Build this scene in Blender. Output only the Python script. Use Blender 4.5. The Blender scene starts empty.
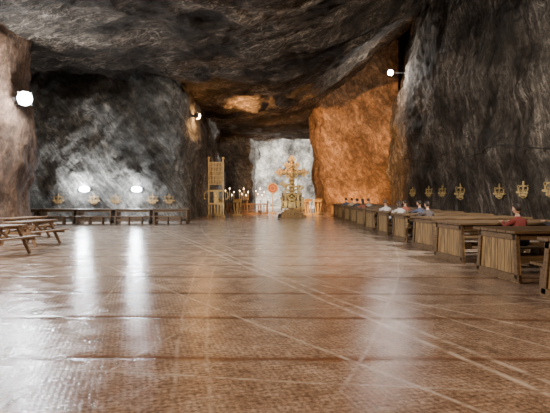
import bpy, math, random
from mathutils import Vector, Matrix, noise, Euler
from mathutils.bvhtree import BVHTree
random.seed(4)
S=bpy.context.scene
R=math.radians

# ------------------------------------------------------------ node helpers
def newmat(name):
    m=bpy.data.materials.new(name); m.use_nodes=True
    nt=m.node_tree; b=nt.nodes['Principled BSDF']
    return m,nt,b
def N(nt,t): return nt.nodes.new(t)
def L(nt,a,b): nt.links.new(a,b)
def ramp(nt,fac,stops,interp='LINEAR'):
    r=nt.nodes.new('ShaderNodeValToRGB'); cr=r.color_ramp; cr.interpolation=interp
    while len(cr.elements)<len(stops): cr.elements.new(0.5)
    for e,(p,c) in zip(cr.elements,stops):
        e.position=p; e.color=(*c,1) if len(c)==3 else c
    L(nt,fac,r.inputs[0]); return r.outputs[0]
def math_(nt,op,a,b=None,clamp=False):
    n=nt.nodes.new('ShaderNodeMath'); n.operation=op; n.use_clamp=clamp
    for i,v in enumerate((a,b)):
        if v is None: continue
        if isinstance(v,(int,float)): n.inputs[i].default_value=v
        else: L(nt,v,n.inputs[i])
    return n.outputs[0]
def mixc(nt,fac,a,b,blend='MIX'):
    n=nt.nodes.new('ShaderNodeMix'); n.data_type='RGBA'; n.blend_type=blend
    for idx,v in ((0,fac),(6,a),(7,b)):
        if isinstance(v,(int,float)): n.inputs[idx].default_value=v
        elif isinstance(v,tuple): n.inputs[idx].default_value=(*v,1)
        else: L(nt,v,n.inputs[idx])
    return n.outputs[2]
def bump(nt,h,strength,dist,prev=None):
    n=nt.nodes.new('ShaderNodeBump'); n.inputs['Strength'].default_value=strength
    n.inputs['Distance'].default_value=dist; L(nt,h,n.inputs['Height'])
    if prev: L(nt,prev,n.inputs['Normal'])
    return n.outputs[0]

def rock_mat(name,rot,stretch,dark,mid,light,rough=0.8,bs=0.8,veins=0.6,dist=.6,vs=1.0,spec=.3,patch=.42):
    m,nt,b=newmat(name)
    tc=N(nt,'ShaderNodeTexCoord')
    m1=N(nt,'ShaderNodeMapping'); m1.inputs['Rotation'].default_value=tuple(R(a) for a in rot)
    m2=N(nt,'ShaderNodeMapping'); m2.inputs['Scale'].default_value=stretch
    L(nt,tc.outputs['Object'],m1.inputs[0]); L(nt,m1.outputs[0],m2.inputs[0])
    a=N(nt,'ShaderNodeTexNoise'); a.inputs['Scale'].default_value=1; a.inputs['Detail'].default_value=12
    a.inputs['Roughness'].default_value=.74; a.inputs['Distortion'].default_value=dist
    L(nt,m2.outputs[0],a.inputs['Vector'])
    c=ramp(nt,a.outputs[0],[(.3,dark),(.42,mid),(.5,tuple(x*.45 for x in mid)),(.58,mid),(.7,light)])
    masks=None
    for sc,w,off in ((.55*vs,.016,0),(1.3*vs,.014,7)):
        mo=N(nt,'ShaderNodeVectorMath'); mo.operation='ADD'; mo.inputs[1].default_value=(off,off,off); L(nt,m2.outputs[0],mo.inputs[0])
        v=N(nt,'ShaderNodeTexNoise'); v.inputs['Scale'].default_value=sc; v.inputs['Detail'].default_value=6; v.inputs['Roughness'].default_value=.6
        v.inputs['Distortion'].default_value=dist*2; L(nt,mo.outputs[0],v.inputs['Vector'])
        vm=math_(nt,'ABSOLUTE',math_(nt,'SUBTRACT',v.outputs[0],.5))
        mr=N(nt,'ShaderNodeMapRange'); L(nt,vm,mr.inputs[0]); mr.inputs[1].default_value=0; mr.inputs[2].default_value=w
        mr.inputs[3].default_value=veins; mr.inputs[4].default_value=0
        masks=mr.outputs[0] if masks is None else math_(nt,'MAXIMUM',masks,mr.outputs[0])
    g=N(nt,'ShaderNodeTexNoise'); g.inputs['Scale'].default_value=.3; g.inputs['Detail'].default_value=5
    L(nt,tc.outputs['Object'],g.inputs['Vector'])
    veinmask=math_(nt,'MULTIPLY',masks,ramp(nt,g.outputs[0],[(.42,(0,0,0)),(.6,(1,1,1))]))
    c=mixc(nt,veinmask,c,light)
    gp=ramp(nt,g.outputs[0],[(.36,(patch,)*3),(.6,(1.0,1.0,1.0))])
    c=mixc(nt,1.0,c,gp,'MULTIPLY')
    f=N(nt,'ShaderNodeTexNoise'); f.inputs['Scale'].default_value=2.6; f.inputs['Detail'].default_value=10; f.inputs['Roughness'].default_value=.75
    L(nt,tc.outputs['Object'],f.inputs['Vector'])
    c=mixc(nt,1.0,c,ramp(nt,f.outputs[0],[(.35,(.45,.45,.45)),(.62,(1.25,1.25,1.25))]),'MULTIPLY')
    L(nt,c,b.inputs['Base Color'])
    vo=N(nt,'ShaderNodeTexVoronoi'); vo.inputs['Scale'].default_value=1.1; vo.feature='F1'
    wp=mixc(nt,.12,tc.outputs['Object'],f.outputs['Color'],'ADD'); L(nt,wp,vo.inputs['Vector'])
    n1=bump(nt,a.outputs[0],bs,.9); n2=bump(nt,vo.outputs['Distance'],bs*.8,.5,n1); n3=bump(nt,f.outputs[0],bs,.3,n2)
    L(nt,n3,b.inputs['Normal'])
    b.inputs['Roughness'].default_value=rough
    b.inputs['Specular IOR Level'].default_value=spec
    return m

M_rockR=rock_mat('rock_salt_right',(22,0,0),(1.4,1.8,.2),(.035,.03,.025),(.21,.175,.14),(.75,.66,.56),patch=.3)
M_rockL=rock_mat('rock_salt_left',(0,38,0),(1.8,1.6,.28),(.06,.058,.05),(.29,.275,.25),(.75,.72,.65),patch=.35)
M_rockP=rock_mat('rock_salt_pillar',(0,-12,0),(1.3,1.3,.3),(.05,.026,.016),(.22,.125,.075),(.45,.28,.18))
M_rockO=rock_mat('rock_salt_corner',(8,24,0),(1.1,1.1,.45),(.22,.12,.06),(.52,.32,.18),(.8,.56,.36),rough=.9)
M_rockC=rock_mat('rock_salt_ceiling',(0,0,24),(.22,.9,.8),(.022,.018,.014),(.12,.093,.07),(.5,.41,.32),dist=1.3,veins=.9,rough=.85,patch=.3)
M_rockB=rock_mat('rock_salt_back',(0,25,0),(.7,.7,.5),(.05,.05,.045),(.62,.6,.55),(.9,.88,.83),patch=.15,bs=1)

def wood_mat(name,dark,light,rough=.55,scale=(1,12,12)):
    m,nt,b=newmat(name)
    tc=N(nt,'ShaderNodeTexCoord'); mp=N(nt,'ShaderNodeMapping'); mp.inputs['Scale'].default_value=scale
    L(nt,tc.outputs['Object'],mp.inputs[0])
    a=N(nt,'ShaderNodeTexNoise'); a.inputs['Scale'].default_value=2; a.inputs['Detail'].default_value=7; a.inputs['Distortion'].default_value=.8
    L(nt,mp.outputs[0],a.inputs['Vector'])
    L(nt,ramp(nt,a.outputs[0],[(.3,dark),(.7,light)]),b.inputs['Base Color'])
    L(nt,bump(nt,a.outputs[0],.35,.01),b.inputs['Normal']); b.inputs['Roughness'].default_value=rough
    return m
M_wood=wood_mat('pine_wood',(.055,.03,.012),(.20,.12,.05),rough=.65)
M_woodV=wood_mat('pine_wood_panel',(.09,.055,.02),(.42,.27,.11),scale=(8,8,1),rough=.65)
M_woodD=wood_mat('aged_wood',(.05,.03,.017),(.15,.09,.045))
M_carve=wood_mat('carved_wood',(.2,.13,.045),(.72,.54,.22),scale=(6,6,2))
def flat(name,c,rough=.6,metal=0,noise_amt=.25,sc=20):
    m,nt,b=newmat(name)
    tc=N(nt,'ShaderNodeTexCoord'); a=N(nt,'ShaderNodeTexNoise'); a.inputs['Scale'].default_value=sc; a.inputs['Detail'].default_value=4
    L(nt,tc.outputs['Object'],a.inputs['Vector'])
    L(nt,ramp(nt,a.outputs[0],[(.3,tuple(x*(1-noise_amt) for x in c)),(.7,c)]),b.inputs['Base Color'])
    b.inputs['Roughness'].default_value=rough; b.inputs['Metallic'].default_value=metal
    return m
M_metal=flat('lamp_housing_metal',(.12,.12,.12),.4,.7)
M_black=flat('cable_rubber',(.02,.02,.02),.5)
M_wax=flat('candle_wax',(.6,.53,.42),.5)
M_gold=flat('gilded_paint',(.6,.4,.14),.35,.4)
M_red=flat('icon_red_paint',(.3,.1,.06),.6)
def emis(name,c,s):
    m,nt,b=newmat(name); b.inputs['Base Color'].default_value=(*c,1)
    b.inputs['Emission Color'].default_value=(*c,1); b.inputs['Emission Strength'].default_value=s
    return m
E_white=emis('lamp_glass_white',(.82,.91,1),85)
E_orange=emis('lamp_glass_sodium',(1,.6,.25),90)
E_tube=emis('lamp_tube_white',(.82,.91,1),70)
E_flame=emis('candle_flame',(1,.75,.5),25)

def floor_mat():
    m,nt,b=newmat('polished_salt_floor')
    tc=N(nt,'ShaderNodeTexCoord'); O=tc.outputs['Object']
    sx=N(nt,'ShaderNodeSeparateXYZ'); L(nt,O,sx.inputs[0]); X=sx.outputs[0]; Y=sx.outputs[1]
    def noi(scale,detail=5,dist=0,rough=.55):
        n=N(nt,'ShaderNodeTexNoise'); n.inputs['Scale'].default_value=scale; n.inputs['Detail'].default_value=detail
        n.inputs['Distortion'].default_value=dist; n.inputs['Roughness'].default_value=rough; L(nt,O,n.inputs['Vector']); return n.outputs[0]
    big=noi(.22,5,.6); med=noi(2.4,9,.6,.72); fine=noi(26,5,0,.75); wob=noi(.35,3)
    c=ramp(nt,med,[(.3,(.26,.16,.105)),(.5,(.44,.29,.20)),(.7,(.64,.49,.38))])
    c=mixc(nt,1,c,ramp(nt,big,[(.3,(.72,.68,.64)),(.65,(1.1,1.08,1.06))]),'MULTIPLY')
    c=mixc(nt,1,c,ramp(nt,fine,[(.35,(.42,.4,.38)),(.62,(1.4,1.4,1.4))]),'MULTIPLY')
    far_sheen=N(nt,'ShaderNodeMapRange'); L(nt,Y,far_sheen.inputs[0]); far_sheen.inputs[1].default_value=4; far_sheen.inputs[2].default_value=20; far_sheen.inputs[3].default_value=0; far_sheen.inputs[4].default_value=.6
    c=mixc(nt,far_sheen.outputs[0],c,(.56,.49,.43))  # pale grazing reflection of the distant floor painted into the base colour
    def weave(ax,ay,fq):
        v=math_(nt,'ADD',math_(nt,'MULTIPLY',X,ax*fq),math_(nt,'MULTIPLY',Y,ay*fq))
        v=math_(nt,'ADD',v,math_(nt,'MULTIPLY',wob,6.0))
        return math_(nt,'SINE',v)
    wv1=weave(.97,.26,120); wv2=weave(-.26,.97,90)
    net=math_(nt,'MULTIPLY',math_(nt,'ADD',wv1,wv2),.25); net=math_(nt,'ADD',net,.5)
    c=mixc(nt,.4,c,ramp(nt,net,[(.15,(.5,.48,.46)),(.8,(1.25,1.25,1.25))]),'MULTIPLY')
    wv=math_(nt,'MULTIPLY',math_(nt,'SUBTRACT',wob,.5),1.2)
    yy=math_(nt,'ADD',math_(nt,'ADD',Y,math_(nt,'MULTIPLY',X,.02)),math_(nt,'MULTIPLY',wv,.25))
    fr=math_(nt,'FRACT',math_(nt,'DIVIDE',math_(nt,'SUBTRACT',yy,4.35),1.75))
    d=math_(nt,'ABSOLUTE',math_(nt,'SUBTRACT',fr,.5))
    d=math_(nt,'ADD',d,math_(nt,'MULTIPLY',math_(nt,'SUBTRACT',noi(5,4),.5),.05))
    mr=N(nt,'ShaderNodeMapRange'); L(nt,d,mr.inputs[0]); mr.inputs[1].default_value=.01; mr.inputs[2].default_value=.06; mr.inputs[3].default_value=.85; mr.inputs[4].default_value=0
    c=mixc(nt,mr.outputs[0],c,(.19,.075,.03))
    seam=mr.outputs[0]
    total=None
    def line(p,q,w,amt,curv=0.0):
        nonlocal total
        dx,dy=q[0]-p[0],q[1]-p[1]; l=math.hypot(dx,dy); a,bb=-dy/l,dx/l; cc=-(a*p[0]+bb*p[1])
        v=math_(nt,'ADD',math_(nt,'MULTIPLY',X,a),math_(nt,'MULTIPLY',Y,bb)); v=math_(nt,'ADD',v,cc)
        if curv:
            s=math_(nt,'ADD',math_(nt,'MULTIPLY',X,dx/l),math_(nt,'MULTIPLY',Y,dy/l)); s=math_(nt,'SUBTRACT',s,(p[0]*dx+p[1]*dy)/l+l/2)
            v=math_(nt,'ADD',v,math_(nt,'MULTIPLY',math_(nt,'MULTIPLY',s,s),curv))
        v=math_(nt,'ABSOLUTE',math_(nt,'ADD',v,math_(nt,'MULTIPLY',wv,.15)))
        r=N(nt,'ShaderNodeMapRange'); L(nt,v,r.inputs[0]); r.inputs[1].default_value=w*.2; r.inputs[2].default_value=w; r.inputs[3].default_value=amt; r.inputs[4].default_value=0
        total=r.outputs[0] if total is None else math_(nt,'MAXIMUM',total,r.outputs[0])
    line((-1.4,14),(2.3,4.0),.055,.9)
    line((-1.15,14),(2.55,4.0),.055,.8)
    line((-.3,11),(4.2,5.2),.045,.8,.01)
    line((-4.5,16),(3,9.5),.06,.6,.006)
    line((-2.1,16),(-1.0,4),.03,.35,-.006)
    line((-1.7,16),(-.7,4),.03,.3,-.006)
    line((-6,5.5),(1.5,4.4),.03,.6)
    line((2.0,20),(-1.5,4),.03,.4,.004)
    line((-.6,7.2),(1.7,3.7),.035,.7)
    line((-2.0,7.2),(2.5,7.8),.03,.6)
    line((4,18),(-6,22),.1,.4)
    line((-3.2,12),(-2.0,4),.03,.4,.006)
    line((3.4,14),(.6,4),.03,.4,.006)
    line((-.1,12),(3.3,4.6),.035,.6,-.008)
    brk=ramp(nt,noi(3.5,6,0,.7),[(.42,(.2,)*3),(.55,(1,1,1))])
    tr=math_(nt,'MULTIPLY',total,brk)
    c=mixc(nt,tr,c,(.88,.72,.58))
    L(nt,c,b.inputs['Base Color'])
    n1=bump(nt,net,.10,.012); n2=bump(nt,fine,.15,.01,n1); n3=bump(nt,med,.3,.025,n2)
    n4=bump(nt,math_(nt,'SUBTRACT',1,seam),.3,.02,n3)
    L(nt,n4,b.inputs['Normal'])
    rr=ramp(nt,med,[(.38,(.07,)*3),(.64,(.27,)*3)]); L(nt,rr,b.inputs['Roughness'])
    b.inputs['Specular IOR Level'].default_value=.33
    return m
M_floor=floor_mat()

# ------------------------------------------------------------ mesh builder
class MB:
    def __init__(s): s.v=[];s.f=[];s.m=[];s.sm=[];s.mats=[]
    def mi(s,m):
        if m not in s.mats: s.mats.append(m)
        return s.mats.index(m)
    def add(s,vs,fs,mat,T=None,smooth=False):
        o=len(s.v); 
        for p in vs:
            p=Vector(p); s.v.append(T@p if T else p)
        k=s.mi(mat)
        for f in fs: s.f.append([o+i for i in f]); s.m.append(k); s.sm.append(smooth)
    def box(s,c,d,mat,rot=(0,0,0),T=None):
        M=Matrix.Translation(c)@Euler(rot).to_matrix().to_4x4()
        if T: M=T@M
        x,y,z=d[0]/2,d[1]/2,d[2]/2; e=min(x,y,z)*.18
        vs=[];idx={}
        for sx in(-1,1):
            for sy in(-1,1):
                for sz in(-1,1):
                    for ax in range(3):
                        p=[sx*x,sy*y,sz*z]
                        for k2 in range(3):
                            if k2!=ax: p[k2]-=(sx,sy,sz)[k2]*e
                        idx[(sx,sy,sz,ax)]=len(vs); vs.append(p)
        fs=[]
        for ax in range(3):
            for sg in(-1,1):
                o=[k2 for k2 in range(3) if k2!=ax]; q=[]
                for a,b2 in((-1,-1),(1,-1),(1,1),(-1,1)):
                    t=[0,0,0]; t[ax]=sg;t[o[0]]=a;t[o[1]]=b2; q.append(idx[(*t,ax)])
                if (sg>0)==(ax==1): q=q[::-1]
                fs.append(q)
        for ax in range(3):
            o=[k2 for k2 in range(3) if k2!=ax]
            for a in(-1,1):
                for b2 in(-1,1):
                    t0=[0,0,0];t0[o[0]]=a;t0[o[1]]=b2;t1=list(t0);t0[ax]=-1;t1[ax]=1
                    fs.append([idx[(*t0,o[0])],idx[(*t1,o[0])],idx[(*t1,o[1])],idx[(*t0,o[1])]])
        for sx in(-1,1):
            for sy in(-1,1):
                for sz in(-1,1): fs.append([idx[(sx,sy,sz,k2)] for k2 in range(3)])
        s.add(vs,fs,mat,M)
    def prism(s,poly,t,mat,T):
        n=len(poly); vs=[(p[0],-t/2,p[1]) for p in poly]+[(p[0],t/2,p[1]) for p in poly]
        fs=[list(range(n)),list(range(2*n-1,n-1,-1))]+[[i,i+n,(i+1)%n+n,(i+1)%n] for i in range(n)]
        s.add(vs,fs,mat,T)
    def tube(s,pts,rad,mat,seg=10,closed=False,smooth=True):
        pts=[Vector(p) for p in pts]; n=len(pts)
        if not hasattr(rad,'__len__'): rad=[rad]*n
        vs=[];fs=[];prev=None
        for i,p in enumerate(pts):
            a=pts[(i-1)%n] if (closed or i>0) else p; b=pts[(i+1)%n] if (closed or i<n-1) else p
            t=(b-a).normalized()
            if prev is None: u=t.orthogonal().normalized()
            else:
                u=(prev-t*prev.dot(t))
                u=u.normalized() if u.length>1e-5 else t.orthogonal().normalized()
            prev=u; w=t.cross(u)
            for k in range(seg):
                an=2*math.pi*k/seg; vs.append(p+(u*math.cos(an)+w*math.sin(an))*rad[i])
        rng=n if closed else n-1
        for i in range(rng):
            for k in range(seg):
                a=i*seg+k;b=i*seg+(k+1)%seg;c=((i+1)%n)*seg+(k+1)%seg;d=((i+1)%n)*seg+k; fs.append([a,b,c,d])
        if not closed: fs.append(list(range(seg))[::-1]); fs.append([(n-1)*seg+k for k in range(seg)])
        s.add(vs,fs,mat,None,smooth)
    def cyl(s,a,b,r,mat,r2=None,seg=16): s.tube([a,b],[r,r if r2 is None else r2],mat,seg,smooth=False)
    def ball(s,c,r,mat,T=None,su=14,sv=10,fn=None):
        if not hasattr(r,'__len__'): r=(r,r,r)
        vs=[];fs=[]
        for j in range(sv+1):
            ph=math.pi*j/sv
            for i in range(su):
                th=2*math.pi*i/su; q=Vector((math.sin(ph)*math.cos(th),math.sin(ph)*math.sin(th),math.cos(ph)))
                if fn: q=fn(q)
                vs.append(Vector(c)+Vector((q.x*r[0],q.y*r[1],q.z*r[2])))
        for j in range(sv):
            for i in range(su): fs.append([j*su+i,j*su+(i+1)%su,(j+1)*su+(i+1)%su,(j+1)*su+i])
        s.add(vs,fs,mat,T,True)
    def mesh(s,name):
        me=bpy.data.meshes.new(name); me.from_pydata([tuple(v) for v in s.v],[],s.f)
        for m in s.mats: me.materials.append(m)
        me.polygons.foreach_set('material_index',s.m); me.polygons.foreach_set('use_smooth',s.sm)
        me.validate(); me.update(); return me
    def obj(s,name,loc=(0,0,0),rot=0):
        return place(name,s.mesh(name),loc,rot)
def place(name,me,loc,rot=0):
    o=bpy.data.objects.new(name,me); S.collection.objects.link(o); o.location=loc
    o.rotation_euler=(0,0,rot) if not hasattr(rot,'__len__') else rot
    return o

# ------------------------------------------------------------ cave shell
def fr(p,sc,o=5): return noise.fractal(Vector(p)*sc,1.0,2.1,o)
def facet(p,sc):
    d,_=noise.voronoi(Vector(p)*sc); return d[0]
def smooth_path(pts,step):
    out=[]
    P=[Vector(p) for p in pts]
    for i in range(len(P)-1):
        p0=P[max(i-1,0)];p1=P[i];p2=P[i+1];p3=P[min(i+2,len(P)-1)]
        n=max(2,int((p2-p1).length/step))
        for k in range(n):
            t=k/n
            cr=.5*((2*p1)+(p2-p0)*t+(2*p0-5*p1+4*p2-p3)*t*t+(3*p1-p0-3*p2+p3)*t**3)
            out.append(p1.lerp(p2,t)*.6+cr*.4)
    out.append(P[-1]); return out
def wall(name,pts,ztop,lean,mat,step=.17,side=1,amp=1.0,streak=(0,0,0)):
    path=smooth_path(pts,step); n=len(path)
    nor=[]
    for i in range(n):
        t=(path[min(i+3,n-1)]-path[max(i-3,0)]).normalized(); nor.append(Vector((-t.y,t.x))*side)
    nz=int((ztop+.6)/step); vs=[];fs=[]
    rot=Euler(tuple(R(a) for a in streak)).to_matrix()
    for i in range(n):
        for j in range(nz+1):
            z=-.5+j*(ztop+.6)/nz
            p=path[i]; q=Vector((p.x,p.y,z)); l=lean(p.x,p.y,z)
            rq=rot@q; st=Vector((rq.x*1.0,rq.y*1.0,rq.z*.2))
            d=.8*fr(q,.13,3)+.28*fr(q,.5,4)+.12*fr(q,1.9,4)
            wq=q+Vector((noise.noise(q*.6),noise.noise(q*.6+Vector((9,0,0))),noise.noise(q*.6+Vector((0,9,0)))))*.6
            rdg=abs(noise.noise(st*.9))*.5+abs(noise.noise(st*2.1))*.3+facet(Vector((wq.x,wq.y,wq.z*.6)),.75)*.4+facet(wq,2.0)*.14+abs(noise.noise(st*.35))*.9
            damp=min(1,max(.35,z/3))
            off=l+(d*damp-.4*rdg)*amp+.2
            vs.append((q.x+nor[i].x*off,q.y+nor[i].y*off,z))
    m1=nz+1
    for i in range(n-1):
        for j in range(nz):
            f=[i*m1+j,(i+1)*m1+j,(i+1)*m1+j+1,i*m1+j+1]
            fs.append(f if side<0 else f[::-1])
    me=bpy.data.meshes.new(name); me.from_pydata(vs,[],fs); me.materials.append(mat)
    me.polygons.foreach_set('use_smooth',[True]*len(fs)); me.update()
    o=place(name,me,(0,0,0)); return o,BVHTree.FromPolygons(vs,fs)

wr,bR=wall('wall_right',[(10.6,-14),(10.3,5),(10.2,20),(10.0,32),(9.7,40),(9.9,46.5),(10.4,49)],17,
    lambda x,y,z:-.006*z*z,M_rockR,side=1,streak=(22,0,0))
wc,bC=wall('wall_right_corner',[(11,48),(9.4,48.4),(7,49.6),(4.9,50.2),(4.35,51.2),(4.3,54),(4.6,60),(5,63)],15,
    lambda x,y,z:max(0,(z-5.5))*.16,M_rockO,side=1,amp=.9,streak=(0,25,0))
wl,bL=wall('wall_left',[(-15.6,28),(-15.6,31.5),(-12,32),(-8,32.1),(-5.9,32.3),(-5.2,33.2),(-5.25,38),(-5.5,50),(-5.4,58),(-2.6,58.6),(-2.2,60),(-2.5,64)],13,
    lambda x,y,z:-.045*z-.05*max(0,z-5.5)**1.3,M_rockL,side=-1,streak=(0,38,0))
wp,bP=wall('rock_pillar',[(-15,-14),(-14.6,6),(-14.3,19),(-13.2,20.6),(-11.8,21.6),(-11.25,22.8),(-11.4,24.5),(-12.5,26.5),(-16.4,28.4)],13,
    lambda x,y,z:.012*max(0,z-5)**2-.01*z,M_rockP,side=-1,streak=(0,-12,0),amp=.8)
wb,bB=wall('wall_back',[(-3.0,63),(-3.6,70),(-3,75),(2,76.5),(8,76),(10.5,72),(10.5,62)],14,lambda x,y,z:.1*z,M_rockB,side=-1,step=.3,amp=2.2)
wn,_=wall('wall_entrance',[(-15,-13.5),(0,-14),(11,-13.5)],17,lambda x,y,z:0,M_rockR,side=1,step=.6)
def ss(a,b,x):
    t=min(1,max(0,(x-a)/(b-a))); return t*t*(3-2*t)
def ceil_z(x,y):
    z=9.2+(.15*x**1.6 if x>0 else 0)
    t=ss(49,60,y); lo=8.25
    z=z*(1-t)+lo*t
    z+=ss(61.2,63.5,y)*4.5
    q=Vector((x,y,0))
    q2=Vector((x*.35+y*.12,y*.9-x*.3,2))
    amp=1-.6*ss(50,58,y)
    wq=q+Vector((noise.noise(q*.4),noise.noise(q*.4+Vector((9,0,0))),0))*1.0
    z+=amp*(.65*fr(q,.11,3)+.3*fr(q,.45,4)+.13*fr(q,1.7,4)+.3*(abs(noise.noise(q2*.5)))+.35*facet((wq.x*.5,wq.y,0),.7)+.15*facet(wq,1.6))-.25
    for k in range(3):
        z-=amp*.32*ss(.02,.10,noise.noise(Vector((x*.06+3+k*7+.3*noise.noise(q*.3),y*.13,5+k*4))))
    return z
vs=[];fs=[];st=.22; nx=int(31/st); ny=int(95/st)
for j in range(ny+1):
    for i in range(nx+1):
        x=-18+i*st;y=-15.5+j*st; vs.append((x,y,ceil_z(x,y)))
for j in range(ny):
    for i in range(nx):
        a=j*(nx+1)+i; fs.append([a,a+nx+1,a+nx+2,a+1])
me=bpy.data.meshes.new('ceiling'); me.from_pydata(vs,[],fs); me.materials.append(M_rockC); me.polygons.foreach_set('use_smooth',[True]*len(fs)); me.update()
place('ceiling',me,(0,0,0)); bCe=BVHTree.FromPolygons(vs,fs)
vs=[];fs=[];st=.5; nx=int(31/st); ny=int(95/st)
for j in range(ny+1):
    for i in range(nx+1):
        x=-18+i*st;y=-15.5+j*st; vs.append((x,y,.012*noise.noise(Vector((x*.5,y*.5,0)))-.012))
for j in range(ny):
    for i in range(nx):
        a=j*(nx+1)+i; fs.append([a,a+1,a+nx+2,a+nx+1])
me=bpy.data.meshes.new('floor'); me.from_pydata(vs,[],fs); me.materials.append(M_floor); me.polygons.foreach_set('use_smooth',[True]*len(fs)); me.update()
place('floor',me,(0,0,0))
def snap(b,o,d):
    h=b.ray_cast(Vector(o),Vector(d).normalized())
    return h[0] if h[0] else None

# ------------------------------------------------------------ lamps
def light(kind,loc,power,col,parent,radius=.12,aim=None,cone=120,blend=.6):
    ld=bpy.data.lights.new('bulb',kind); ld.energy=power; ld.color=col; ld.shadow_soft_size=radius
    o=bpy.data.objects.new('bulb',ld); S.collection.objects.link(o)
    if kind=='SPOT': ld.spot_size=R(cone); ld.spot_blend=blend
    o.location=loc
    if aim is not None: o.rotation_euler=(Vector(aim)-Vector(loc)).to_track_quat('-Z','Y').to_euler()
    if parent:
        bpy.context.view_layer.update()
        o.parent=parent; o.matrix_parent_inverse=parent.matrix_world.inverted()
    return o
def floodlight(anchor,outdir,arm,aim,power,col,em,size=.32,cone=150,kind='SPOT',extra=0):
    A=Vector(anchor); od=Vector(outdir).normalized(); P=A+od*arm
    mb=MB(); aimd=(Vector(aim)-P).normalized()
    mb.cyl(A-od*.1,P,.03,M_metal); mb.box(tuple(A),(.16,.16,.16),M_metal)
    T=Matrix.Translation(P)@aimd.to_track_quat('Y','Z').to_matrix().to_4x4()
    w=size
    mb.add([(-w/3,-.12,-w/3),(w/3,-.12,-w/3),(w/3,-.12,w/3),(-w/3,-.12,w/3),(-w/2,.06,-w/2),(w/2,.06,-w/2),(w/2,.06,w/2),(-w/2,.06,w/2)],
        [[0,3,2,1],[0,1,5,4],[1,2,6,5],[2,3,7,6],[3,0,4,7],[4,5,6,7]],M_metal,T)
    mb.ball((0,.1,0),(w*.55,w*.4,w*.55),em,T,20,14)
    o=mb.obj('floodlight')
    light(kind,tuple(P+aimd*(.35+w*.4)),power,col,o,.14,aim,cone)
    if extra: light('POINT',tuple(P+aimd*(.35+w*.4)),extra,col,o,.14)
    return o
WH=(.9,.95,1.0); OR=(1.0,.47,.15); WM=(1.0,.72,.47); NW=(1,.91,.8)
P0=Vector((-10.2,21.9,5.55))
p=snap(bP,P0,(-1.0,.5,0)) or Vector((-11.3,22,5.6))
floodlight(p,P0-p,(P0-p).length,(-4,6,0),1700,WH,E_white,.52,170,'POINT')
def tube_lamp(anchor,outdir,power,col=WH):
    A=Vector(anchor); od=Vector(outdir).normalized(); side=Vector((0,0,1)).cross(od).normalized()
    mb=MB(); P=A+od*.2
    mb.box(tuple(A+od*.06),(.6,.16,.16),M_metal,rot=(0,0,math.atan2(side.y,side.x)))
    mb.tube([P-side*.3,P-side*.26,P-side*.14,P,P+side*.14,P+side*.26,P+side*.3],[.04,.11,.155,.17,.155,.11,.04],E_tube,14)
    o=mb.obj('wall_lamp'); light('POINT',tuple(P+od*.4+Vector((0,0,.1))),power,col,o,.1)
p=snap(bP,(-11.3,19,1.95),(-.15,1,0)) or Vector((-11.6,21.5,1.95)); tube_lamp(p,(.2,-1,0),280)
for x in(-11.7,-8.6):
    p=snap(bL,(x*.97,29,1.95),(0,1,0)) or Vector((x,31.8,1.95)); tube_lamp(p,(0,-1,0),500)
p=snap(bL,(-4.7,30.5,6.8),(-.15,1,0)) or snap(bL,(-3,32.8,6.8),(-1,0,0)) or Vector((-5.4,33,6.8))
floodlight(p,(.8,-.5,0),.35,(6.2,49,4.2),20000,OR,E_orange,.36,78,extra=230)
p=snap(bR,(5,41,10.9),(1,0,0)) or Vector((9,41,10.9))
floodlight(p,(-1,-.2,0),1.2,(0,20,0),800,(1,.93,.85),E_white,.38,160,'POINT')
# unseen floodlights added behind and beside the viewer to light floor and walls
p=snap(bR,(5,-2,8.5),(1,0,0)); floodlight(p,(-1,0,0),.5,(0,17,0),2700,WM,E_orange,.45,115)
p=snap(bP,(-8,-3,7.5),(-1,0,0)); floodlight(p,(1,0,0),.5,(6,19,2),5800,WM,E_orange,.45,115)
p=snap(bP,(-8,8,7.5),(-1,0,0)); floodlight(p,(1,0,0),.5,(10,22,4),7000,NW,E_white,.45,140)
p=snap(bR,(5,10,9.5),(1,0,0)); floodlight(p,(-1,0,0),.5,(-6,27,4),9000,NW,E_white,.45,115)
# back chamber lamps
p=snap(bB,(5,68,6.5),(1,0,0)) or Vector((9.5,68,6.5)); floodlight(p,(-1,0,0),.5,(0,76,3),17000,(1,.96,.9),E_white,.4,170,'POINT')
p=snap(bB,(0,66,3.0),(-1,0,0)) or Vector((-3,66,3)); floodlight(p,(1,0,0),.5,(4,76,2.5),20000,(1,.95,.86),E_white,.4,100)

# ------------------------------------------------------------ furniture
def table_mesh(length,mt,mp_,h=.95,half=.74):
    mb=MB(); L2=length/2
    pw=half*2/5
    for k in range(5): mb.box((0,-half+pw*(k+.5),h-.025),(length+.16,pw-.02,.05),mt)
    for sx in(-1,1):
        x=sx*(L2-.06); n=6
        for k in range(n):
            a=-half+2*half*k/n; b=-half+2*half*(k+1)/n; tp=.86
            T=Matrix.Translation((x,0,0))@Matrix.Rotation(R(90),4,'Z')
            g=.008
            mb.prism([(a+g,0.0),(b-g,0.0),(b*tp-g,h-.05),(a*tp+g,h-.05)],.045,mp_,T)
        mb.box((x+sx*.035,0,h-.12),(.05,half*1.8,.11),mt); mb.box((x+sx*.035,0,.09),(.05,half*2.05,.13),mt)
        for a in(-1,1): mb.box((x+sx*.035,a*half*.86,h/2),(.05,.11,h-.12),mt,rot=(a*R(6),0,0))
    mb.box((0,0,.34),(length-.2,.1,.14),mt)
    mb.box((0,half-.12,h-.11),(length-.2,.04,.12),mt); mb.box((0,-half+.12,h-.11),(length-.2,.04,.12),mt)
    return mb.mesh('wooden_table')
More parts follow.
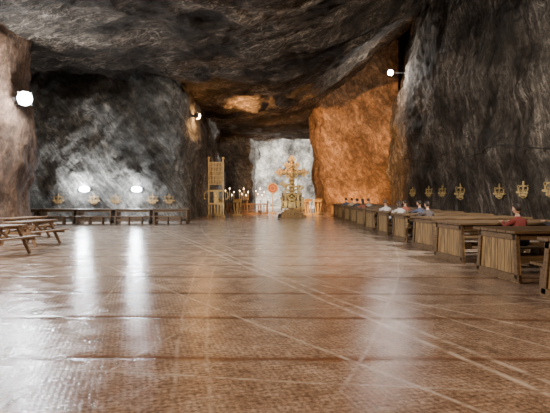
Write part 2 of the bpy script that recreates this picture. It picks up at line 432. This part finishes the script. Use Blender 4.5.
def bench_mesh(length,mt):
    mb=MB()
    for k in(-1,1): mb.box((0,k*.1,.44),(length,.19,.045),mt)
    for sx in(-1,0,1):
        x=sx*(length/2-.2); T=Matrix.Translation((x,0,0))@Matrix.Rotation(R(90),4,'Z')
        mb.prism([(-.19,0),(-.08,0),(0,.1),(.08,0),(.19,0),(.15,.42),(-.15,.42)],.05,mt,T)
    mb.box((0,0,.26),(length-.3,.04,.1),mt)
    return mb.mesh('wooden_bench')
tm=table_mesh(3.0,M_wood,M_woodV); bm=bench_mesh(2.8,M_wood)
ys=[7.6+2.75*i for i in range(13)]
for i,y in enumerate(ys):
    x=5.78+random.uniform(-.08,.08); a=R(9 if i<4 else 6)+R(random.uniform(-1.5,1.5))
    place('wooden_table',tm,(x,y+.2,0),a)
    place('wooden_bench',bm,(x+.05,y+1.56,0),a)
tmd=table_mesh(1.9,M_woodD,M_woodD,.82,.55); bmd=bench_mesh(1.8,M_woodD)
for i in range(5):
    x=-14.2+2.1*i
    place('wooden_table',tmd,(x,30.0+.1*(i%2),0),R(random.uniform(-3,3)))
    place('wooden_bench',bmd,(x,28.9,0),R(random.uniform(-3,3)))
M_woodL=wood_mat('weathered_picnic_wood',(.10,.055,.03),(.27,.16,.08))
def picnic():
    mb=MB()
    for k in range(4): mb.box((0,-.27+.18*k,.75),(1.9,.165,.04),M_woodL)
    for sy in(-1,1):
        for k in range(2): mb.box((0,sy*(.62+.15*k-.07),.45),(1.9,.14,.04),M_woodL)
    for x in(-.65,.65):
        for sy in(-1,1): mb.box((x,sy*.42,.37),(.05,.09,.86),M_woodL,rot=(sy*R(28),0,0))
        mb.box((x+.05,0,.40),(.04,1.5,.09),M_woodL); mb.box((x+.05,0,.70),(.04,.7,.09),M_woodL)
    for sx in(-1,1): mb.box((sx*.36,0,.56),(.62,.07,.05),M_woodL,rot=(0,sx*R(33),0))
    return mb.mesh('picnic_table')
pm=picnic()
place('picnic_table',pm,(-7.55,14.3,0),R(78)); place('picnic_table',pm,(-7.9,17.3,0),R(80)); place('picnic_table',pm,(-9.4,20.0,0),R(80))

# ------------------------------------------------------------ carved ornaments on walls
def crest(mat):
    mb=MB()
    mb.box((0,0,0),(.78,.06,.09),mat); mb.box((0,-.01,-.12),(.5,.05,.12),mat)
    mb.box((0,0,.22),(.08,.06,.5),mat); mb.box((0,-.01,.3),(.3,.05,.07),mat)
    for a in(-1,1):
        mb.box((a*.3,0,.1),(.07,.05,.28),mat)
        mb.tube([(a*.3+.07*math.cos(t),0,.27+.07*math.sin(t)) for t in [k*2*math.pi/14 for k in range(14)]],.02,mat,6,True)
        mb.tube([(a*.07,0,.05),(a*.14,0,.14),(a*.2,0,.12),(a*.21,0,.05)],.018,mat,6)
        mb.ball((a*.16,0,.3),.035,mat,su=8,sv=6); mb.ball((a*.4,0,.02),.05,mat,su=8,sv=6)
        mb.tube([(a*.25,0,-.06),(a*.2,0,-.18),(a*.06,0,-.24),(0,0,-.26)],.022,mat,6)
    mb.ball((0,0,.5),.045,mat,su=8,sv=6)
    return mb.mesh('carved_wooden_crest')
cm=crest(M_carve); cmd=crest(M_woodV)
for y,s,z in((19.3,.95,1.75),(21.4,.85,1.7),(23.9,.85,1.65),(28.6,1.15,1.65),(32.4,.9,1.7),(34.6,.9,1.7),(38,.9,1.7),(16.6,.95,1.75),(13.5,.95,1.75)):
    p=snap(bR,(6,y,z),(1,0,0)); 
    o=place('carved_wooden_crest',cm,(p.x-.14,p.y,z),R(-70)); o.scale=(s,s,s)
for x in(-12.9,-10.8,-9.6,-7.4,-6.4):
    p=snap(bL,(x,29.5,1.25),(0,1,0))
    o=place('carved_wooden_crest',cmd,(p.x,p.y-.1,1.25),0); o.scale=(.8,.8,.8)
mb=MB(); pts=[]
for k in range(60):
    y=8+k*.62; z=3.3+.35*math.sin(k*.25)**2*-1+.02*k
    p=snap(bR,(5,y,z),(1,0,0))
    if p: pts.append((p.x-.06,p.y,p.z))
mb.tube(pts,.022,M_black,6); mb.obj('power_cable')

# ------------------------------------------------------------ ornate standing cross
W=M_carve
def trefoil(mb,c,d,r,mat):
    c=Vector(c); d=Vector(d); u=Vector((d.z,0,-d.x))
    for q in(d*r*1.5,u*r*1.2,-u*r*1.2): mb.tube([c+q+Vector((0,-.06,0)),c+q+Vector((0,.06,0))],r,mat,12,smooth=False)
mb=MB()
for k,(w,h) in enumerate(((1.9,.18),(1.5,.18),(1.1,.2))): mb.box((0,0,.09+.18*k),(w,w*.6,h),M_woodV)
mb.box((0,.06,2.3),(.34,.08,3.7),M_woodV); mb.box((0,.06,3.2),(1.75,.08,.36),M_woodV); mb.box((0,.06,1.2),(1.35,.08,1.1),M_woodD)
mb.box((0,-.01,3.2),(1.6,.12,.2),W); mb.box((0,-.02,3.75),(.7,.11,.14),W); mb.box((0,-.02,2.25),(1.15,.11,.15),W,rot=(0,R(14),0))
trefoil(mb,(0,0,4.12),(0,0,1),.12,W)
for z in [.8+.24*k for k in range(14)]:
    mb.ball((0,-.07,z),(.1,.07,.09),W,su=8,sv=6)
    for a in(-1,1): mb.ball((a*.15,-.02,z+.12),(.07,.05,.07),W,su=8,sv=6)
for a in(-1,1):
    trefoil(mb,(a*.8,0,3.2),(a,0,0),.14,W); trefoil(mb,(a*.35,0,3.75),(a,0,0),.09,W); trefoil(mb,(a*.6,0,2.25-a*.14),(a,0,0),.09,W)
    mb.box((a*.3,.01,3.5),(.5,.06,.07),W,rot=(0,-a*R(45),0)); mb.box((a*.3,.01,2.9),(.5,.06,.07),W,rot=(0,a*R(45),0))
    for k in range(4): mb.ball((a*(.2+.16*k),-.07,3.2),.07,W,su=8,sv=6)
    mb.tube([(a*.1,0,1.9),(a*.35,0,2.0),(a*.55,0,1.85),(a*.55,0,1.62),(a*.38,0,1.55),(a*.3,0,1.7)],.055,W,8)
    mb.tube([(a*.1,0,1.1),(a*.4,0,1.2),(a*.7,0,1.05),(a*.72,0,.8),(a*.5,0,.72),(a*.42,0,.86)],.055,W,8)
    mb.box((a*.42,0,1.32),(.12,.1,1.6),W); mb.ball((a*.42,0,2.2),.13,W)
    mb.box((a*.42,-.05,1.0),(.24,.1,.34),M_gold)
    mb.box((a*.7,0,.88),(.12,.1,.8),W); mb.ball((a*.7,0,1.36),.11,W)
mb.tube([(.42*math.cos(t),0,3.2+.42*math.sin(t)) for t in[k*2*math.pi/28 for k in range(28)]],.055,W,8,True)
mb.tube([(.27*math.cos(t),-.06,1.5+.27*math.sin(t)) for t in[k*2*math.pi/24 for k in range(24)]],.05,M_gold,8,True)
mb.ball((0,-.08,3.2),(.17,.08,.17),M_gold)
mb.box((0,-.1,.9),(.5,.12,.4),W)
cross=mb.obj('carved_wooden_cross',(1.2,38,0)); cross.scale=(1.05,1.04,1.0)

mb=MB()
for a in(-1,1):
    mb.box((a*.5,0,2.05),(.1,.12,4.1),W); mb.ball((a*.5,0,4.15),.1,W)
    mb.tube([(a*.56,0,1.9),(a*.8,0,1.75),(a*.85,0,1.4),(a*.68,0,1.3)],.04,W,8)
    mb.box((a*.5,0,.1),(.3,.6,.2),M_woodV)
mb.box((0,0,3.1),(.9,.05,1.6),M_woodV)
for k in range(5): mb.box((-.4+.2*k,-.04,3.1),(.04,.04,1.6),W)
for k in range(6): mb.box((0,-.05,2.35+.3*k),(.95,.04,.04),W)
mb.box((0,0,1.9),(1.1,.1,.12),W); mb.box((0,0,1.0),(1.1,.1,.12),W); mb.box((0,-.02,1.45),(.34,.08,.8),W)
for k in range(4): mb.cyl((-.33+.22*k,0,.2),(-.33+.22*k,0,1.0),.035,W)
mb.ball((0,-.06,1.5),(.13,.06,.2),M_gold)
mb.obj('carved_icon_screen',(-4.1,37.2,0),R(8))
def lectern():
    mb=MB()
    mb.box((0,0,.06),(.7,.6,.12),W)
    mb.box((0,0,.6),(.16,.16,1.0),W)
    for a in(-1,1): mb.box((a*.22,0,.55),(.08,.08,.95),W,rot=(0,a*R(8),0)); mb.ball((a*.28,0,1.1),.07,W)
    mb.box((0,-.05,1.16),(.65,.5,.05),W,rot=(R(25),0,0)); mb.box((0,-.28,1.08),(.65,.05,.08),W)
    mb.box((0,-.06,1.22),(.4,.3,.05),M_gold,rot=(R(25),0,0))
    return mb.mesh('carved_lectern')
lm=lectern(); place('carved_lectern',lm,(-4.3,40.5,0),R(20)); place('carved_lectern',lm,(2.6,42,0),R(-10)); place('carved_lectern',lm,(-2.9,41.2,0),R(0)); place('carved_lectern',lm,(3.5,43.5,0),R(-20))
mb=MB()
mb.box((0,0,.85),(3.4,.14,.09),M_wood); mb.box((0,0,.08),(3.4,.2,.16),M_wood)
for k in range(15): 
    x=-1.6+3.2*k/14; mb.tube([(x,0,.15),(x,0,.3),(x,0,.45),(x,0,.6),(x,0,.82)],[.03,.055,.03,.055,.03],M_wood,8)
for a in(-1,0,1): mb.box((a*1.68,0,.5),(.14,.16,1.0),M_wood); mb.ball((a*1.68,0,1.05),.08,M_wood)
mb.obj('altar_rail',(-2.3,44.5,0))
def candles():
    mb=MB()
    mb.cyl((0,0,0),(0,0,.05),.3,M_metal); mb.cyl((0,0,.05),(0,0,1.15),.03,M_metal)
    mb.box((0,0,1.15),(.8,.12,.03),M_metal)
    for k in range(5):
        x=-.36+.18*k; hh=(.75,.5,.95,.4,.65)[k]
        mb.cyl((x,0,1.15),(x,0,1.15+hh),.025,M_wax,seg=8); mb.ball((x,0,1.2+hh),(.025,.025,.06),E_flame,su=8,sv=6)
    return mb.mesh('candle_stand')
cs=candles()
for x,y in((-3.9,46),(-2.7,46.4),(-1.3,46.5)):
    place('candle_stand',cs,(x,y,0))
mb=MB(); 
mb.tube([(0,-.04,2.2),(0,.04,2.2)],[.42,.42],M_red,28,smooth=False)
mb.tube([(.42*math.cos(t),-.02,2.2+.42*math.sin(t)) for t in[k*2*math.pi/30 for k in range(30)]],.05,W,8,True)
mb.tube([(.2*math.cos(t),-.05,2.2+.2*math.sin(t)) for t in[k*2*math.pi/20 for k in range(20)]],.025,M_gold,6,True)
mb.cyl((0,.02,0),(0,.02,1.85),.05,W); mb.box((0,0,.05),(.6,.5,.1),W)
mb.obj('round_icon_stand',(-.2,47,0))
mb=MB(); mb.box((0,0,.98),(2.2,1.0,.08),M_wood); mb.box((0,0,.5),(1.9,.8,.92),M_woodV)
for k in range(4): mb.box((-.7+.47*k,-.42,.5),(.36,.04,.66),W)
mb.box((0,0,.05),(2.2,1.1,.1),M_wood); mb.box((0,.1,1.12),(.4,.2,.2),M_gold); mb.box((0,.1,1.4),(.06,.05,.6),M_gold); mb.box((0,.1,1.5),(.3,.05,.06),M_gold)
mb.obj('altar_table',(2.3,55,0))
def floor_spot(loc,aim,power,col,em,cone=70):
    mb=MB(); P=Vector(loc)
    mb.box((P.x,P.y,.02),(.3,.24,.04),M_metal)
    for a in(-1,1): mb.box((P.x+a*.13,P.y,.12),(.02,.05,.2),M_metal)
    C=Vector((P.x,P.y,.22)); d=(Vector(aim)-C).normalized()
    mb.tube([C-d*.14,C-d*.08,C+d*.1,C+d*.12],[.05,.09,.12,.11],M_metal,14); mb.tube([C+d*.118,C+d*.125],[.1,.1],em,14)
    o=mb.obj('floor_spotlight'); light('SPOT',tuple(C+d*.16),power,col,o,.06,aim,cone)
floor_spot((.3,35.0,0),(1.2,38,2.6),210,(1,.9,.62),E_orange,75)
floor_spot((-3.2,35.6,0),(-4.1,37.5,2.2),16,(1,.85,.65),E_orange,75)
floor_spot((-1.2,42.6,0),(-2.5,45.5,1.2),130,(1,.45,.2),E_orange,120)
floor_spot((6.3,45.3,0),(7,50,6),2600,OR,E_orange,120)  # extra hidden spot added to brighten the orange corner face
floor_spot((-4.0,48,0),(-5.4,52,4),40,OR,E_orange,120)

# ------------------------------------------------------------ people
M_skin=flat('skin',(.62,.38,.27),.5,0,.12,30)
def cloth(c): return flat('cloth_%d_%d_%d'%tuple(int(x*99) for x in c),c,.85,0,.25,25)
def hairm(c): return flat('hair_%d'%int(c[0]*999),c,.6,0,.4,60)
M_shoe=flat('shoe_leather',(.03,.025,.02),.5)
M_eye=flat('eye_dark',(.02,.015,.01),.2); M_lip=flat('lips',(.45,.18,.14),.5)
def person(loc,rot,shirt,hair,legs=(.04,.05,.09),lean=.2,turn=0,long_hair=False,tilt=12,arm=0):
    ln=lean
    J=[((0,0,.56),(.16,.12),'L'),((0,.02+ln*.2,.72),(.13,.10),'S'),((0,ln*.6,.90),(.155,.11),'S'),((0,ln*.95,1.03),(.10,.08),'S'),((0,ln*1.12,1.12),(.052,.052),'K'),((0,ln*1.2+.01,1.2),(.05,.05),'K')]
    E=[(0,1),(1,2),(2,3),(3,4),(4,5)]
    hands=[]
    for sg in(-1,1):
        b=len(J)
        up=arm if sg>0 else 0
        J+=[((sg*.17,ln*.9,1.0),(.065,.065),'S'),((sg*.235,ln*.8+.17,.90+up*.05),(.048,.048),'S'),((sg*.13,ln+.40,.995+up*.2),(.03,.027),'K')]
        E+=[(3,b),(b,b+1),(b+1,b+2)]
        hands.append((Vector(J[b+2][0]),sg))
        b=len(J)
        J+=[((sg*.10,.05,.545),(.095,.09),'L'),((sg*.13,.27,.55),(.08,.075),'L'),((sg*.14,.46,.53),(.065,.065),'L'),((sg*.14,.44,.30),(.056,.06),'L'),((sg*.14,.42,.10),(.042,.042),'L'),((sg*.15,.47,.05),(.042,.04),'F'),((sg*.155,.60,.04),(.038,.03),'F')]
        E+=[(0,b)]+[(b+k,b+k+1) for k in range(6)]
    me=bpy.data.meshes.new('tmp'); me.from_pydata([j[0] for j in J],E,[]); o=bpy.data.objects.new('tmp',me); S.collection.objects.link(o)
    o.modifiers.new('Skin','SKIN')
    sv=me.skin_vertices[0].data
    for i,j in enumerate(J): sv[i].radius=j[1]; sv[i].use_root=(i==0)
    sd=o.modifiers.new('Sub','SUBSURF'); sd.levels=2; sd.render_levels=2
    dg=bpy.context.evaluated_depsgraph_get(); dg.update(); ev=bpy.data.meshes.new_from_object(o.evaluated_get(dg))
    bpy.data.objects.remove(o)
    M={'S':cloth(shirt),'L':cloth(legs),'K':M_skin,'F':M_shoe}
    mb=MB(); groups={}
    for pl in ev.polygons:
        c=pl.center; best=None
        for a,b in E:
            A=Vector(J[a][0]);B=Vector(J[b][0]); t=max(0,min(1,(c-A).dot(B-A)/(B-A).length_squared)); dd=(A+(B-A)*t-c).length-(J[a][1][0]*(1-t)+J[b][1][0]*t)
            if best is None or dd<best[0]:
                la,lb=J[a][2],J[b][2]
                if la=='S' and lb=='K': lab='S' if t<.82 else 'K'
                elif lb=='F': lab='L' if (la=='L' and t<.5) else 'F'
                elif la=='L' and lb=='S': lab='L' if t<.35 else 'S'
                else: lab=lb
                best=(dd,lab)
        groups.setdefault(best[1],[]).append(list(pl.vertices))
    V=[v.co.copy() for v in ev.vertices]; base=len(mb.v); mb.v+=V
    for lab,fl in groups.items():
        k=mb.mi(M[lab])
        for f in fl: mb.f.append([base+i for i in f]); mb.m.append(k); mb.sm.append(True)
    H=Matrix.Translation((0,ln*1.25+.03,1.285))@Matrix.Rotation(turn,4,'Z')@Matrix.Rotation(-R(tilt),4,'X')
    def hs(q):
        q=q.copy()
        if q.z<0: q.x*=1-.22*(-q.z); q.y*=1-.1*(-q.z)
        if q.y>0: q.y*=.93
        return q
    mb.ball((0,0,0),(.077,.098,.118),M_skin,H,20,16,hs)
    mb.add([(-.012,.085,.02),(.012,.085,.02),(.018,.09,-.025),(-.018,.09,-.025),(0,.118,-.022)],[[0,1,4],[1,2,4],[2,3,4],[3,0,4]],M_skin,H,True)
    for a in(-1,1):
        mb.ball((a*.03,.082,.012),(.013,.008,.008),M_eye,H,8,6); mb.ball((a*.078,-.005,-.005),(.012,.022,.032),M_skin,H,8,6)
        mb.box((a*.03,.088,.032),(.032,.01,.006),hairm(hair),T=H)
    mb.ball((0,.086,-.055),(.024,.008,.008),M_lip,H,10,6)
    hm=hairm(hair)
    def hr(q):
        q=q.copy(); 
        if q.y>0.15 and q.z<.45: q.z=max(q.z,.45)
        if q.y>-.1 and q.z<.0: q.z=0
        if not long_hair and q.z<-.55: q.z=-.55
        return q
    mb.ball((0,-.012,.012),(.086,.104,.122),hm,H,20,16,hr)
    if long_hair:
        mb.ball((0,-.075,-.10),(.075,.045,.15),hm,H,14,10)
    for w,sg in hands:
        T=Matrix.Translation(w+Vector((0,.05,0)))@Matrix.Rotation(sg*.25,4,'Z')
        mb.ball((0,0,0),(.040,.055,.017),M_skin,T,12,8)
        for k,(fx,fl) in enumerate(((-.028,.065),(-.009,.075),(.010,.07),(.028,.055))):
            fx*=-sg
            pts=[T@Vector(p) for p in((fx*.8,.025,0),(fx,.05,.006),(fx*1.1,.05+fl*.5,.004),(fx*1.12,.05+fl*.85,-.012))]
            mb.tube(pts,[.0095,.009,.008,.006],M_skin,8)
        pts=[T@Vector(p) for p in((-sg*.025,-.02,0),(-sg*.05,.0,-.002),(-sg*.062,.03,-.006))]
        mb.tube(pts,[.012,.011,.008],M_skin,8)
    return mb.obj('seated_person',loc,rot)
by=[y+1.42 for y in ys]
DK=(.03,.02,.015)
person((5.5,by[1]+.08,0),R(9),(.24,.045,.04),DK,turn=.5,lean=.18)
person((6.5,by[1]+.2,0),R(9),(.05,.05,.07),DK,turn=.9,lean=.1)
person((5.0,by[3],0),R(8),(.12,.1,.1),DK,lean=.15,turn=.3)
person((4.75,by[4],0),R(8),(.6,.58,.55),(.05,.03,.02),lean=.22,long_hair=True)
person((5.5,by[4]+.08,0),R(8),(.1,.12,.2),DK,lean=.15,turn=.6)
person((4.8,by[5],0),R(6),(.65,.62,.6),(.12,.07,.04),lean=.25,turn=-.4)
person((5.6,by[5]+.08,0),R(6),(.35,.12,.08),DK,lean=.1,turn=.4)
person((4.7,by[7],0),R(6),(.3,.1,.06),DK,lean=.2,long_hair=True)
person((4.8,by[8],0),R(6),(.08,.08,.08),DK,lean=.15,turn=.5)
person((5.5,by[8]+.07,0),R(6),(.5,.42,.35),(.1,.06,.04),lean=.2)
person((4.9,by[9],0),R(6),(.5,.4,.3),DK,lean=.15)
person((4.9,by[10],0),R(6),(.1,.12,.2),DK,lean=.15)

# ------------------------------------------------------------ world + camera
w=bpy.data.worlds.new('cave_dark'); S.world=w; w.use_nodes=True
w.node_tree.nodes['Background'].inputs[0].default_value=(.5,.42,.36,1); w.node_tree.nodes['Background'].inputs[1].default_value=.01
cd=bpy.data.cameras.new('camera'); cam=bpy.data.objects.new('camera',cd); S.collection.objects.link(cam)
cam.location=(0,0,1.6); cam.rotation_euler=(R(88.77),0,0); cd.lens=35; cd.sensor_width=36; cd.clip_end=300
S.camera=cam
